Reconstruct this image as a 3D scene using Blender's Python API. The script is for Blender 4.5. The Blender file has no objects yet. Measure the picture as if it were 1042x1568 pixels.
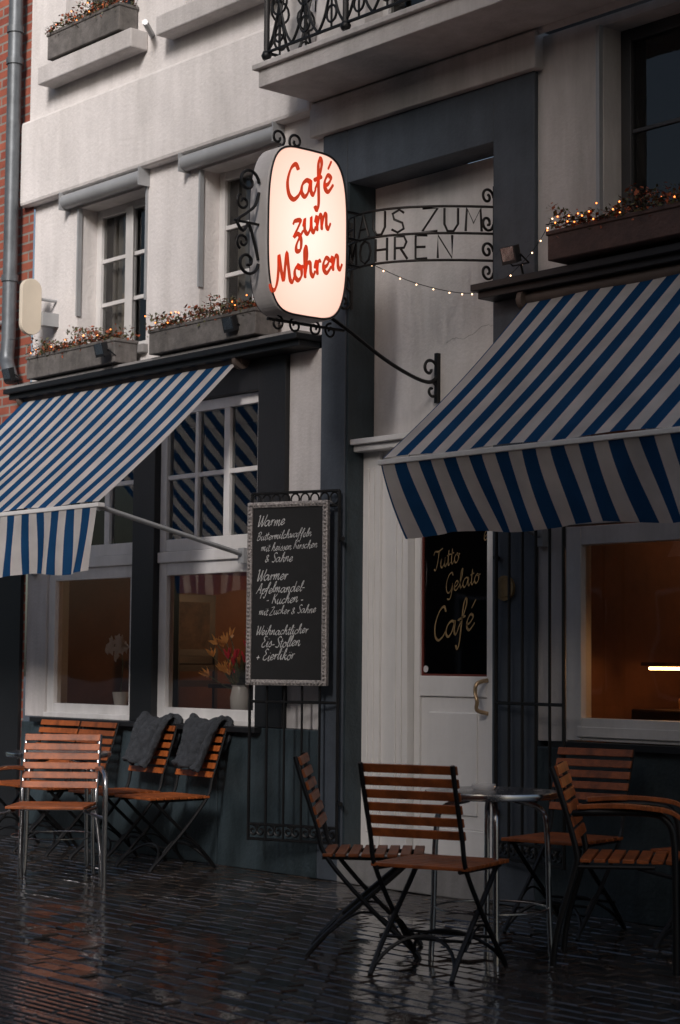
import bpy, math, random
from mathutils import Vector, Matrix
random.seed(7)
V=Vector
scn=bpy.context.scene
COL=scn.collection
# ------------------------------------------------------------------ materials
def mk(name,col,rough=.6,metal=0,var=.12,vscale=4,bump=.0,bscale=60,coat=0,col2=None,stain=0,rvar=0,rnd=0):
    m=bpy.data.materials.new(name);m.use_nodes=True;nt=m.node_tree;N=nt.nodes;L=nt.links
    b=N["Principled BSDF"];tc=N.new("ShaderNodeTexCoord")
    no=N.new("ShaderNodeTexNoise");no.inputs["Scale"].default_value=vscale;no.inputs["Detail"].default_value=6
    no.inputs["Roughness"].default_value=.65
    L.new(tc.outputs["Object"],no.inputs["Vector"])
    r=N.new("ShaderNodeValToRGB");r.color_ramp.elements[0].position=.3;r.color_ramp.elements[1].position=.7
    c=V(col)
    c2=V(col2) if col2 else c*(1-2*var)
    r.color_ramp.elements[0].color=(*c2,1);r.color_ramp.elements[1].color=(*c,1)
    L.new(no.outputs[0],r.inputs[0])
    out=r.outputs[0]
    if stain:
        mp=N.new("ShaderNodeMapping");mp.inputs["Scale"].default_value=(2.2,2.2,.35)
        L.new(tc.outputs["Object"],mp.inputs[0])
        n2=N.new("ShaderNodeTexNoise");n2.inputs["Scale"].default_value=1.6;n2.inputs["Detail"].default_value=7;n2.inputs["Roughness"].default_value=.7
        L.new(mp.outputs[0],n2.inputs["Vector"])
        r2=N.new("ShaderNodeValToRGB");r2.color_ramp.elements[0].position=.33;r2.color_ramp.elements[1].position=.62
        r2.color_ramp.elements[0].color=(1-stain,1-stain,1-stain*1.05,1);r2.color_ramp.elements[1].color=(1,1,1,1)
        L.new(n2.outputs[0],r2.inputs[0])
        mx=N.new("ShaderNodeMixRGB");mx.blend_type='MULTIPLY';mx.inputs[0].default_value=1
        L.new(out,mx.inputs[1]);L.new(r2.outputs[0],mx.inputs[2]);out=mx.outputs[0]
    if rnd:
        oi=N.new("ShaderNodeObjectInfo");mr=N.new("ShaderNodeMapRange");mr.inputs[3].default_value=1-rnd;mr.inputs[4].default_value=1+rnd*.4
        L.new(oi.outputs["Random"],mr.inputs[0]);mx=N.new("ShaderNodeMixRGB");mx.blend_type='MULTIPLY';mx.inputs[0].default_value=1
        L.new(out,mx.inputs[1]);L.new(mr.outputs[0],mx.inputs[2]);out=mx.outputs[0]
    L.new(out,b.inputs["Base Color"])
    b.inputs["Roughness"].default_value=rough;b.inputs["Metallic"].default_value=metal
    if rvar:
        mr=N.new("ShaderNodeMapRange");mr.inputs[1].default_value=.3;mr.inputs[2].default_value=.7
        mr.inputs[3].default_value=rough-rvar;mr.inputs[4].default_value=rough+rvar
        L.new(no.outputs[0],mr.inputs[0]);L.new(mr.outputs[0],b.inputs["Roughness"])
    if coat: b.inputs["Coat Weight"].default_value=coat;b.inputs["Coat Roughness"].default_value=.12
    if bump:
        n3=N.new("ShaderNodeTexNoise");n3.inputs["Scale"].default_value=bscale;n3.inputs["Detail"].default_value=5
        L.new(tc.outputs["Object"],n3.inputs["Vector"])
        bp=N.new("ShaderNodeBump");bp.inputs["Strength"].default_value=bump;bp.inputs["Distance"].default_value=.01
        L.new(n3.outputs[0],bp.inputs["Height"]);L.new(bp.outputs[0],b.inputs["Normal"])
    return m
def emis(name,col,s,base=None,sample=False):
    m=bpy.data.materials.new(name);m.use_nodes=True;b=m.node_tree.nodes["Principled BSDF"]
    b.inputs["Base Color"].default_value=(*(base or col),1);b.inputs["Emission Color"].default_value=(*col,1);b.inputs["Emission Strength"].default_value=s
    if not sample: m.cycles.emission_sampling='NONE'
    return m
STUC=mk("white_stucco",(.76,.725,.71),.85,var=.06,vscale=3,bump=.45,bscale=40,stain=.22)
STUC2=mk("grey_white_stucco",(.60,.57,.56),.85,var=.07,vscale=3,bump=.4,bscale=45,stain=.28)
SLATE=mk("slate_blue_paint",(.078,.094,.118),.6,var=.14,vscale=5,bump=.25,bscale=50,stain=.3)
PLINTH=mk("dark_blue_plinth",(.048,.07,.083),.42,var=.22,vscale=4,bump=.35,bscale=40,stain=.5,rvar=.12)
BLACKP=mk("black_paint",(.010,.011,.013),.5,var=.2,bump=.1)
IRON=mk("wrought_iron",(.010,.010,.011),.45,metal=.3,var=.2,bump=.15,bscale=120)
WHITEP=mk("white_window_paint",(.70,.685,.675),.4,var=.06,vscale=6,bump=.08,bscale=60,stain=.18)
DOORW=mk("white_door_paint",(.80,.78,.76),.38,var=.03,vscale=6,bump=.06,bscale=50,stain=.1)
GREYM=mk("grey_metal",(.36,.37,.38),.35,metal=.1,var=.1)
ZINC=mk("zinc_pipe",(.18,.20,.22),.45,metal=.4,var=.2,vscale=8,stain=.3)
ALU=mk("aluminium_tube",(.50,.50,.51),.25,metal=1,var=.06,vscale=20)
STEEL=mk("table_top_steel",(.60,.61,.63),.22,metal=1,var=.1,vscale=12,rvar=.08)
WOOD=mk("orange_teak_slats",(.50,.125,.025),.5,var=.32,vscale=14,bump=.2,bscale=90,stain=.3,rnd=.35)
BOXM=mk("weathered_planter",(.19,.175,.165),.7,var=.25,vscale=12,bump=.4,bscale=50,stain=.4)
BOXW=mk("wood_planter",(.10,.05,.038),.6,var=.25,vscale=12,bump=.4,bscale=50,stain=.3)
STONE=mk("sill_stone",(.30,.29,.285),.8,var=.12,vscale=8,bump=.3,bscale=50,stain=.25)
CHALK=mk("chalk_lettering",(.66,.66,.65),.9,var=.3,vscale=90)
BOARD=mk("blackboard",(.005,.005,.006),.7,var=.3,vscale=10)
PEWTER=mk("ornate_pewter_frame",(.48,.44,.42),.5,metal=.3,var=.35,vscale=60,bump=.8,bscale=90)
GOLD=mk("gold_leaf",(.33,.22,.10),.45,metal=.2,var=.2,vscale=20)
LEAF=mk("leaves",(.14,.14,.06),.6,var=.4,vscale=30)
FLO=mk("dry_flowers",(.50,.12,.045),.7,var=.4,vscale=30)
YEL=mk("lily_petals",(.85,.36,.10),.5,var=.1)
REDF=mk("red_petals",(.70,.03,.06),.5,var=.1)
WHITEF=mk("white_petals",(.75,.66,.62),.6,var=.1)
PORC=mk("porcelain",(.7,.66,.62),.25,var=.03)
WOOL=mk("charcoal_wool",(.05,.056,.066),.95,var=.25,vscale=25,bump=1,bscale=140)
ROOM=mk("room_plaster",(.24,.10,.045),.8,var=.3,vscale=1.2)
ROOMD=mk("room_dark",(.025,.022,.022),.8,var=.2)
DARKW=mk("dark_wood",(.045,.022,.013),.4,var=.3,vscale=8)
BRASS=mk("door_handle_brass",(.6,.42,.25),.35,metal=.6,var=.1)
WARM=emis("warm_bulb",(1,.24,.05),5)
TUBE=emis("warm_tube_light",(1,.48,.18),30,sample=True)
REDL=emis("red_sign_letters",(.62,.055,.018),.6,base=(.5,.05,.015))
def brickmat(name,c1,c2,mort,scale):
    m=bpy.data.materials.new(name);m.use_nodes=True;nt=m.node_tree;N=nt.nodes;L=nt.links;b=N["Principled BSDF"]
    tc=N.new("ShaderNodeTexCoord");sx=N.new("ShaderNodeSeparateXYZ");cx=N.new("ShaderNodeCombineXYZ")
    L.new(tc.outputs["Object"],sx.inputs[0]);L.new(sx.outputs[0],cx.inputs[0]);L.new(sx.outputs[2],cx.inputs[1])
    br=N.new("ShaderNodeTexBrick");L.new(cx.outputs[0],br.inputs["Vector"])
    br.inputs["Scale"].default_value=scale;br.inputs["Color1"].default_value=(*c1,1);br.inputs["Color2"].default_value=(*c2,1);br.inputs["Mortar"].default_value=(*mort,1)
    br.inputs["Mortar Size"].default_value=.02;br.inputs["Brick Width"].default_value=.5;br.inputs["Row Height"].default_value=.16
    no=N.new("ShaderNodeTexNoise");no.inputs["Scale"].default_value=9;no.inputs["Detail"].default_value=8;L.new(tc.outputs["Object"],no.inputs["Vector"])
    mx=N.new("ShaderNodeMixRGB");mx.blend_type='MULTIPLY';mx.inputs[0].default_value=.6;L.new(br.outputs[0],mx.inputs[1]);L.new(no.outputs[0],mx.inputs[2])
    L.new(mx.outputs[0],b.inputs["Base Color"]);b.inputs["Roughness"].default_value=.85
    bp=N.new("ShaderNodeBump");bp.inputs["Strength"].default_value=.6;bp.inputs["Distance"].default_value=.01;bp.invert=True
    L.new(br.outputs["Fac"],bp.inputs["Height"]);L.new(bp.outputs[0],b.inputs["Normal"])
    return m
BRICK=brickmat("red_brick",(.42,.12,.07),(.30,.07,.045),(.30,.27,.24),2.2)
OPP=brickmat("brown_brick",(.16,.10,.075),(.12,.07,.05),(.12,.11,.10),2.2)
def glassmat(name,mult=1.9):
    m=bpy.data.materials.new(name);m.use_nodes=True;nt=m.node_tree;N=nt.nodes;L=nt.links;N.clear()
    o=N.new("ShaderNodeOutputMaterial");t=N.new("ShaderNodeBsdfTransparent");t.inputs[0].default_value=(.85,.86,.85,1)
    g=N.new("ShaderNodeBsdfGlossy");g.inputs["Roughness"].default_value=.02;g.inputs[0].default_value=(.95,.95,.95,1)
    fr=N.new("ShaderNodeFresnel");fr.inputs[0].default_value=1.5;ma=N.new("ShaderNodeMath");ma.operation='MULTIPLY';ma.inputs[1].default_value=mult
    L.new(fr.outputs[0],ma.inputs[0]);mx=N.new("ShaderNodeMixShader");L.new(ma.outputs[0],mx.inputs[0]);L.new(t.outputs[0],mx.inputs[1]);L.new(g.outputs[0],mx.inputs[2])
    no=N.new("ShaderNodeTexNoise");no.inputs["Scale"].default_value=1.3;bp=N.new("ShaderNodeBump");bp.inputs["Strength"].default_value=.15;bp.inputs["Distance"].default_value=.02
    tc=N.new("ShaderNodeTexCoord");L.new(tc.outputs["Object"],no.inputs["Vector"]);L.new(no.outputs[0],bp.inputs["Height"]);L.new(bp.outputs[0],g.inputs["Normal"])
    L.new(mx.outputs[0],o.inputs[0]);return m
GLASS=glassmat("window_glass",1.25)
def fabric(name):
    m=bpy.data.materials.new(name);m.use_nodes=True;nt=m.node_tree;N=nt.nodes;L=nt.links;N.clear()
    o=N.new("ShaderNodeOutputMaterial");uv=N.new("ShaderNodeUVMap");uv.uv_map="UVMap";sx=N.new("ShaderNodeSeparateXYZ");L.new(uv.outputs[0],sx.inputs[0])
    a=N.new("ShaderNodeMath");a.operation='DIVIDE';a.inputs[1].default_value=.176;L.new(sx.outputs[0],a.inputs[0])
    f=N.new("ShaderNodeMath");f.operation='FRACT';L.new(a.outputs[0],f.inputs[0])
    g=N.new("ShaderNodeMath");g.operation='GREATER_THAN';g.inputs[1].default_value=.5;L.new(f.outputs[0],g.inputs[0])
    mx=N.new("ShaderNodeMixRGB");mx.inputs[1].default_value=(.80,.765,.74,1);mx.inputs[2].default_value=(.022,.095,.24,1);L.new(g.outputs[0],mx.inputs[0])
    no=N.new("ShaderNodeTexNoise");no.inputs["Scale"].default_value=5;no.inputs["Detail"].default_value=8;tc=N.new("ShaderNodeTexCoord");L.new(tc.outputs["Object"],no.inputs["Vector"])
    mr=N.new("ShaderNodeMapRange");mr.inputs[1].default_value=.3;mr.inputs[2].default_value=.7;mr.inputs[3].default_value=.8;mr.inputs[4].default_value=1.05;L.new(no.outputs[0],mr.inputs[0])
    m2=N.new("ShaderNodeMixRGB");m2.blend_type='MULTIPLY';m2.inputs[0].default_value=1;L.new(mx.outputs[0],m2.inputs[1]);L.new(mr.outputs[0],m2.inputs[2])
    d=N.new("ShaderNodeBsdfDiffuse");t=N.new("ShaderNodeBsdfTranslucent");L.new(m2.outputs[0],d.inputs[0]);L.new(m2.outputs[0],t.inputs[0])
    mm=N.new("ShaderNodeMixShader");mm.inputs[0].default_value=.56;L.new(d.outputs[0],mm.inputs[1]);L.new(t.outputs[0],mm.inputs[2]);L.new(mm.outputs[0],o.inputs[0]);return m
FAB=fabric("blue_white_canvas")
# ------------------------------------------------------------------ geometry helpers
def empty(name,loc=(0,0,0),rotz=0):
    o=bpy.data.objects.new(name,None);o.location=loc;o.rotation_euler=(0,0,rotz);COL.objects.link(o);return o
class Part:
    def __init__(s): s.v=[];s.f=[]
    def box(s,x0,x1,y0,y1,z0,z1):
        n=len(s.v);s.v+=[V((x,y,z)) for x in(x0,x1) for y in(y0,y1) for z in(z0,z1)]
        s.f+=[tuple(n+i for i in q) for q in((0,1,3,2),(4,6,7,5),(0,4,5,1),(2,3,7,6),(0,2,6,4),(1,5,7,3))];return s
    def obox(s,c,ax,ay,az):
        n=len(s.v);c=V(c);ax=V(ax);ay=V(ay);az=V(az)
        s.v+=[c+ax*i+ay*j+az*k for i in(-1,1) for j in(-1,1) for k in(-1,1)]
        s.f+=[tuple(n+i for i in q) for q in((0,1,3,2),(4,6,7,5),(0,4,5,1),(2,3,7,6),(0,2,6,4),(1,5,7,3))];return s
    def quad(s,*p):
        n=len(s.v);s.v+=[V(q) for q in p];s.f.append(tuple(range(n,n+len(p))));return s
    def tube(s,pts,r,k=8,closed=False):
        pts=[V(p) for p in pts];n=len(pts)
        if n<2: return s
        T=[]
        for i in range(n):
            a=pts[max(i-1,0)];b=pts[min(i+1,n-1)]
            if closed: a=pts[i-1];b=pts[(i+1)%n]
            d=b-a;T.append(d.normalized() if d.length>1e-9 else V((0,0,1)))
        up=V((0,0,1)) if abs(T[0].z)<.9 else V((1,0,0))
        nrm=(up-T[0]*up.dot(T[0])).normalized();base=len(s.v)
        for i in range(n):
            nrm=(nrm-T[i]*nrm.dot(T[i]))
            nrm=nrm.normalized() if nrm.length>1e-6 else V((1,0,0))
            bi=T[i].cross(nrm)
            rr=r[i] if isinstance(r,(list,tuple)) else r
            for j in range(k):
                a=2*math.pi*j/k;s.v.append(pts[i]+nrm*math.cos(a)*rr+bi*math.sin(a)*rr)
        m=n if closed else n-1
        for i in range(m):
            for j in range(k):
                a=base+i*k+j;b=base+i*k+(j+1)%k;c=base+((i+1)%n)*k+(j+1)%k;d=base+((i+1)%n)*k+j
                s.f.append((a,b,c,d))
        if not closed:
            s.f.append(tuple(base+j for j in range(k))[::-1]);s.f.append(tuple(base+(n-1)*k+j for j in range(k)))
        return s
    def lathe(s,c,prof,k=32):
        n=len(s.v);c=V(c)
        for (r,z) in prof:
            for j in range(k):
                a=2*math.pi*j/k;s.v.append(c+V((r*math.cos(a),r*math.sin(a),z)))
        for i in range(len(prof)-1):
            for j in range(k):
                s.f.append((n+i*k+j,n+i*k+(j+1)%k,n+(i+1)*k+(j+1)%k,n+(i+1)*k+j))
        s.f.append(tuple(n+j for j in range(k))[::-1]);s.f.append(tuple(n+(len(prof)-1)*k+j for j in range(k)))
        return s
    def ball(s,c,r,k=6):
        c=V(c);n=len(s.v);R=4
        for i in range(R+1):
            ph=math.pi*i/R
            for j in range(k):
                a=2*math.pi*j/k;s.v.append(c+V((r*math.sin(ph)*math.cos(a),r*math.sin(ph)*math.sin(a),r*math.cos(ph))))
        for i in range(R):
            for j in range(k): s.f.append((n+i*k+j,n+(i+1)*k+j,n+(i+1)*k+(j+1)%k,n+i*k+(j+1)%k))
        return s
    def obj(s,name,mat,parent=None,bevel=0,smooth=False):
        me=bpy.data.meshes.new(name);me.from_pydata([tuple(v) for v in s.v],[],s.f);me.update()
        me.materials.append(mat);o=bpy.data.objects.new(name,me);COL.objects.link(o)
        if parent: o.parent=parent
        if bevel:
            b=o.modifiers.new("b","BEVEL");b.width=bevel;b.segments=2;b.limit_method='ANGLE';b.angle_limit=math.radians(50)
        if smooth:
            for p in me.polygons:p.use_smooth=True
            me.set_sharp_from_angle(angle=math.radians(45))
        return o
def cat(pts,n=6,closed=False):
    P=[V(p) for p in pts];out=[];m=len(P)
    rng=range(m) if closed else range(m-1)
    for i in rng:
        if closed: p0,p1,p2,p3=P[i-1],P[i],P[(i+1)%m],P[(i+2)%m]
        else: p0=P[max(i-1,0)];p1=P[i];p2=P[i+1];p3=P[min(i+2,m-1)]
        for k in range(n):
            t=k/n;out.append(.5*((2*p1)+(-p0+p2)*t+(2*p0-5*p1+4*p2-p3)*t*t+(-p0+3*p1-3*p2+p3)*t**3))
    if not closed: out.append(P[-1])
    return out
def spiral(c,ex,ey,r0,turns,a0=0,dirn=1,n=26,r1=.012):
    c=V(c);ex=V(ex);ey=V(ey);o=[]
    for i in range(n+1):
        t=i/n;a=a0+dirn*turns*2*math.pi*t;r=r0+(r1-r0)*t;o.append(c+ex*math.cos(a)*r+ey*math.sin(a)*r)
    return o
G={
'a':([[(1.0,.8),(.65,1.0),(.25,.8),(.12,.35),(.35,.02),(.7,.25),(1.0,.95),(.95,.3),(1.12,.02),(1.4,.35)]],1.3),
'b':([[(.1,.4),(.5,1.4),(.52,2.1),(.3,1.9),(.2,.8),(.28,.05),(.62,.03),(.85,.5),(.68,.95),(.4,.7)]],1.05),
'c':([[(.8,.8),(.55,1),(.2,.7),(.17,.25),(.45,.0),(.95,.38)]],.9),
'd':([[(.95,.8),(.6,1),(.22,.8),(.12,.3),(.36,.0),(.7,.25),(1.0,1.2),(1.06,2.1),(1.0,1),(.98,.2),(1.15,0),(1.4,.35)]],1.3),
'e':([[(.1,.38),(.5,.5),(.75,.8),(.5,1.02),(.2,.7),(.17,.25),(.45,.0),(.95,.38)]],.9),
'f':([[(.0,.3),(.4,.9),(.78,1.8),(.68,2.2),(.48,1.8),(.36,.6),(.24,-.6),(.05,-1.0),(-.12,-.7)],[(-.05,.9),(.75,1.05)]],.75),
'g':([[(.9,.8),(.55,1),(.18,.7),(.2,.25),(.5,.05),(.85,.5),(.95,.95),(.8,-.4),(.4,-.95),(.1,-.6),(.6,-.1),(1.2,.35)]],1.1),
'h':([[(.1,.4),(.5,1.4),(.52,2.1),(.34,1.9),(.2,.8),(.12,.0)],[(.14,.2),(.45,.9),(.74,.95),(.72,.3),(.9,0),(1.15,.35)]],1.1),
'i':([[(.1,.45),(.3,1),(.24,.3),(.4,0),(.65,.35)],[(.38,1.45),(.42,1.55)]],.6),
'k':([[(.1,.4),(.5,1.4),(.52,2.1),(.34,1.9),(.2,.8),(.12,.0)],[(.8,.95),(.25,.5),(.5,.45),(.8,.02),(1.05,.3)]],1.0),
'l':([[(.05,.35),(.45,1.3),(.52,2.1),(.32,1.9),(.2,.7),(.3,.05),(.6,.35)]],.55),
'm':([[(.0,.6),(.2,1),(.15,0)],[(.16,.25),(.45,.95),(.62,.9),(.58,0)],[(.6,.25),(.9,.95),(1.08,.9),(1.04,.25),(1.2,0),(1.45,.35)]],1.4),
'n':([[(.0,.6),(.2,1),(.15,0)],[(.16,.25),(.5,.95),(.72,.88),(.68,.25),(.85,0),(1.1,.35)]],1.05),
'o':([[(.55,1),(.2,.75),(.15,.3),(.4,0),(.75,.25),(.78,.75),(.5,1),(.6,.8),(1.05,.85)]],.95),
'p':([[(.05,.5),(.3,1),(.2,0),(.12,-1)],[(.2,.2),(.5,.95),(.8,.75),(.75,.25),(.45,0),(.25,.15)]],.95),
'r':([[(.0,.5),(.25,1.0),(.22,0)],[(.22,.25),(.42,.85),(.72,.95)]],.72),
's':([[(.0,.3),(.45,1.05),(.5,.7),(.65,.3),(.4,0),(.12,.12)]],.7),
't':([[(.3,1.7),(.22,.4),(.36,0),(.65,.3)],[(.0,1.1),(.6,1.2)]],.58),
'u':([[(.05,.5),(.25,1),(.18,.3),(.4,0),(.72,.35),(.85,1),(.8,.3),(.98,0),(1.2,.35)]],1.15),
'v':([[(.05,.7),(.2,1),(.35,.0),(.6,.5),(.75,1)]],.8),
'w':([[(.05,.7),(.2,1),(.25,.1),(.45,.1),(.6,.8),(.65,.1),(.85,.1),(1.05,1)]],1.1),
'z':([[(.1,.8),(.3,1),(.8,.95),(.5,.5),(.1,.02),(.5,.12),(.72,-.3),(.6,-.9),(.25,-.95),(.3,-.5),(1.0,.3)]],.95),
'-':([[(.1,.5),(.6,.55)]],.8),'&':([[(.9,.1),(.2,1.2),(.5,1.5),(.6,1.1),(.1,.4),(.4,0),(.9,.6)]],1.1),
'+':([[(.1,.6),(.8,.6)],[(.45,1),(.45,.2)]],1.0),' ':([],.6),
'C':([[(1.15,1.75),(.95,2.15),(.5,1.95),(.12,1.2),(.15,.4),(.5,0),(.95,.15),(1.25,.5)]],1.15),
'G':([[(1.15,1.75),(.9,2.15),(.45,1.9),(.12,1.2),(.2,.3),(.6,0),(1.0,.4),(1.1,.95),(1.05,0),(.8,-.7),(.3,-.6)]],1.3),
'M':([[(-.55,.25),(-.45,-.15),(-.15,-.2),(.15,.3),(.4,1.2),(.55,2.0),(.62,.9),(.75,.25),(1.0,1.1),(1.3,2.05),(1.32,1),(1.35,.2),(1.55,0),(1.8,.35)]],1.7),
'T':([[(-.1,1.7),(.1,2.05),(.7,1.95),(1.4,2.15)],[(.8,2.0),(.62,.8),(.35,0),(.05,.15)]],1.0),
'W':([[(.0,1.8),(.2,2),(.25,.8),(.35,.0),(.75,1.0),(.9,1.9),(.95,.7),(1.05,.0),(1.5,1.2),(1.65,2.1)]],1.5),
'B':([[(.3,2),(.2,1),(.15,0)],[(.0,1.7),(.5,2.1),(.9,1.8),(.7,1.25),(.3,1.1),(.8,.9),(.85,.3),(.45,0),(.1,.1)]],1.1),
'A':([[(.0,0),(.4,1),(.8,2.1),(.9,1),(1.0,0)],[(.25,.8),(1.0,.85)]],1.2),
'K':([[(.25,2),(.2,1),(.12,0)],[(.95,2.0),(.25,1),(.55,.9),(1.0,0)]],1.1),
'S':([[(1.0,1.8),(.7,2.1),(.3,1.7),(.55,1.15),(.85,.6),(.6,.05),(.1,.2)]],1.0),
'E':([[(.9,1.9),(.5,2.1),(.25,1.7),(.55,1.15),(.15,.7),(.2,.1),(.6,0),(.95,.3)]],1.0),
'Z':([[(.1,1.9),(.9,2.0),(.5,1.0),(.05,.05),(.95,.1)]],1.1)}
G['é']=(G['e'][0]+[[(.55,1.4),(.95,1.9)]],.95)
G['ö']=(G['o'][0]+[[(.3,1.4),(.33,1.5)],[(.65,1.4),(.68,1.5)]],.95)
def script(part,txt,org,ex,ey,sc,slant=.25,w0=.02,w1=.1,jit=0,nibang=.8):
    ex=V(ex);ey=V(ey);org=V(org);x=0
    for ch in txt:
        st,adv=G.get(ch,G['-'])
        jy=random.uniform(-jit,jit)
        for s in st:
            pts=cat([(p[0]+x+p[1]*slant,p[1]+jy,0) for p in s],7)
            L=[];R=[]
            for i in range(len(pts)):
                a=pts[max(i-1,0)];b=pts[min(i+1,len(pts)-1)];d=(b-a)
                d=d.normalized() if d.length>1e-9 else V((1,0,0))
                an=math.atan2(d.y,d.x);w=w0+(w1-w0)*abs(math.sin(an-nibang))
                if i in(0,len(pts)-1): w*=.5
                nv=V((-d.y,d.x,0))*w
                L.append(pts[i]+nv);R.append(pts[i]-nv)
            for i in range(len(pts)-1):
                q=[L[i],L[i+1],R[i+1],R[i]]
                part.quad(*[org+ex*(p.x*sc)+ey*(p.y*sc) for p in q])
        x+=adv
    return x*sc
# ------------------------------------------------------------------ facade sheets with holes
def facade(x0,x1,z0,z1,y,holes,depth,part=None):
    p=part or Part()
    xs=sorted({x0,x1,*[h[0] for h in holes],*[h[1] for h in holes]});zs=sorted({z0,z1,*[h[2] for h in holes],*[h[3] for h in holes]})
    for i in range(len(xs)-1):
        for j in range(len(zs)-1):
            cx=(xs[i]+xs[i+1])/2;cz=(zs[j]+zs[j+1])/2
            if any(h[0]<cx<h[1] and h[2]<cz<h[3] for h in holes): continue
            p.quad((xs[i],y,zs[j]),(xs[i+1],y,zs[j]),(xs[i+1],y,zs[j+1]),(xs[i],y,zs[j+1]))
    for h in holes:
        a,b,c,d=h
        p.quad((a,y,c),(a,y,d),(a,y+depth,d),(a,y+depth,c));p.quad((b,y,c),(b,y+depth,c),(b,y+depth,d),(b,y,d))
        p.quad((a,y,c),(a,y+depth,c),(b,y+depth,c),(b,y,c));p.quad((a,y,d),(b,y,d),(b,y+depth,d),(a,y+depth,d))
    return p
def window(par,x0,x1,z0,z1,y,cols=1,rows=1,fw=.055,mw=.022,mat=WHITEP,dep=.05,posts=()):
    p=Part()
    p.box(x0,x0+fw,y,y+dep,z0,z1);p.box(x1-fw,x1,y,y+dep,z0,z1)
    p.box(x0+fw,x1-fw,y+.003,y+dep,z0,z0+fw*1.2);p.box(x0+fw,x1-fw,y+.003,y+dep,z1-fw,z1)
    ix0,ix1,iz0,iz1=x0+fw,x1-fw,z0+fw*1.2,z1-fw
    for i in range(1,cols):
        x=ix0+(ix1-ix0)*i/cols;w=mw*1.9 if i in posts else mw
        p.box(x-w/2,x+w/2,y+.006,y+dep-.006,iz0,iz1)
    for j in range(1,rows):
        z=iz0+(iz1-iz0)*j/rows;p.box(ix0,ix1,y+.012,y+dep-.012,z-mw/2,z+mw/2)
    p.obj("window_frame",mat,par,bevel=.004)
    Part().quad((ix0,y+dep*.5,iz0),(ix1,y+dep*.5,iz0),(ix1,y+dep*.5,iz1),(ix0,y+dep*.5,iz1)).obj("window_glass",GLASS,par)
def room(par,x0,x1,y0,y1,z0,z1,mat,name="room_interior"):
    p=Part()
    p.quad((x0,y1,z0),(x1,y1,z0),(x1,y1,z1),(x0,y1,z1));p.quad((x0,y0,z0),(x0,y1,z0),(x0,y1,z1),(x0,y0,z1));p.quad((x1,y0,z0),(x1,y0,z1),(x1,y1,z1),(x1,y1,z0))
    p.quad((x0,y0,z0),(x1,y0,z0),(x1,y1,z0),(x0,y1,z0));p.quad((x0,y0,z1),(x0,y1,z1),(x1,y1,z1),(x1,y0,z1))
    return p.obj(name,mat,par)
B=empty("cafe_building")
W1=(-11.72,-10.84,3.52,4.66);W2=(-10.22,-9.34,3.52,4.66)
facade(-12.33,-8.9,3.36,4.80,0,[W1,W2],.22).obj("wall_upper_floor",STUC,B)
U1=(-11.88,-10.98,5.80,7.3);U2=(-10.36,-9.46,5.80,7.3)
Part().box(-12.43,-8.97,-.09,.1,4.78,5.44).obj("wall_band",STUC,B,bevel=.025)
facade(-12.36,-8.97,5.43,10,-.05,[U1,U2],.2).obj("wall_second_floor",STUC,B)
CURT=mk("net_curtain",(.28,.26,.24),.9,var=.15,vscale=6)
for w in (W1,W2):
    window(B,w[0],w[1],w[2]+.02,w[3],.16,cols=2,rows=3,fw=.06,mw=.03,posts=(1,))
    Part().box((w[0]+w[1])/2-.045,(w[0]+w[1])/2+.045,.145,.158,w[2]+.06,w[3]-.04).obj("casement_stile",WHITEP,B,bevel=.004)
    Part().box(w[0]-.03,w[1]+.03,-.045,.14,w[2]-.05,w[2]+.012).obj("stone_sill",STONE,B,bevel=.006)
    bl=Part();bl.tube([(w[0]-.12,-.045,4.72),(w[1]+.01,-.045,4.72)],.055,16)
    bl.box(w[0]-.13,w[0]-.12,-.10,.01,4.655,4.785);bl.box(w[1]+.01,w[1]+.02,-.10,.01,4.655,4.785)
    bl.box(w[0]-.005,w[0]+.012,-.015,.02,3.85,4.66);bl.box(w[1]-.012,w[1]+.005,-.015,.02,3.85,4.66)
    bl.obj("roller_blind_box",GREYM,B,smooth=True)
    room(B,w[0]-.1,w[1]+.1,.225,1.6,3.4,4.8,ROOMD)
    q=Part();xs=[w[0]+.03+ (.22)*k/40 for k in range(41)]
    for a_,b_ in zip(xs,xs[1:]): q.quad((a_,.30+.02*math.sin(a_*90),3.5),(b_,.30+.02*math.sin(b_*90),3.5),(b_,.30+.02*math.sin(b_*90),4.7),(a_,.30+.02*math.sin(a_*90),4.7))
    q.obj("curtain",CURT,B)
for w in (U1,U2):
    window(B,w[0],w[1],w[2],w[3],.12,cols=2,rows=3,mat=WHITEP)
    Part().box(w[0]-.14,w[1]+.18,-.20,-.05,5.62,5.76).obj("stone_sill",STUC2,B,bevel=.01)
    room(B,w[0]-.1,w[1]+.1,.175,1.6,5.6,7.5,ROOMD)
Part().tube([(-10.75,-.05,5.72),(-10.60,-.22,5.74)],.022,8).obj("overflow_pipe",GREYM,B)
PT=Part();PT.box(-8.9,-8.67,-.03,.2,0.,4.61);PT.box(-7.41,-7.09,-.03,.2,0,4.61);PT.box(-8.67,-7.41,-.028,.2,4.27,4.61)
PT.obj("portal_surround",SLATE,B,bevel=.006)
Part().box(-8.668,-8.655,-.02,.195,0,4.27).obj("portal_reveal",PLINTH,B)
facade(-8.67,-7.41,2.68,4.27,.2,[],.0).obj("recess_wall",STUC,B)
ck=Part();cp=cat([(-8.02,.199,3.22),(-7.95,.199,3.24),(-7.85,.199,3.23),(-7.7,.199,3.28),(-7.6,.199,3.27),(-7.45,.199,3.33)],6);cp=[p+V((0,0,random.uniform(-.006,.006))) for p in cp];ck.tube(cp,.0011,4);ck.obj("plaster_crack",STONE,B)
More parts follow.
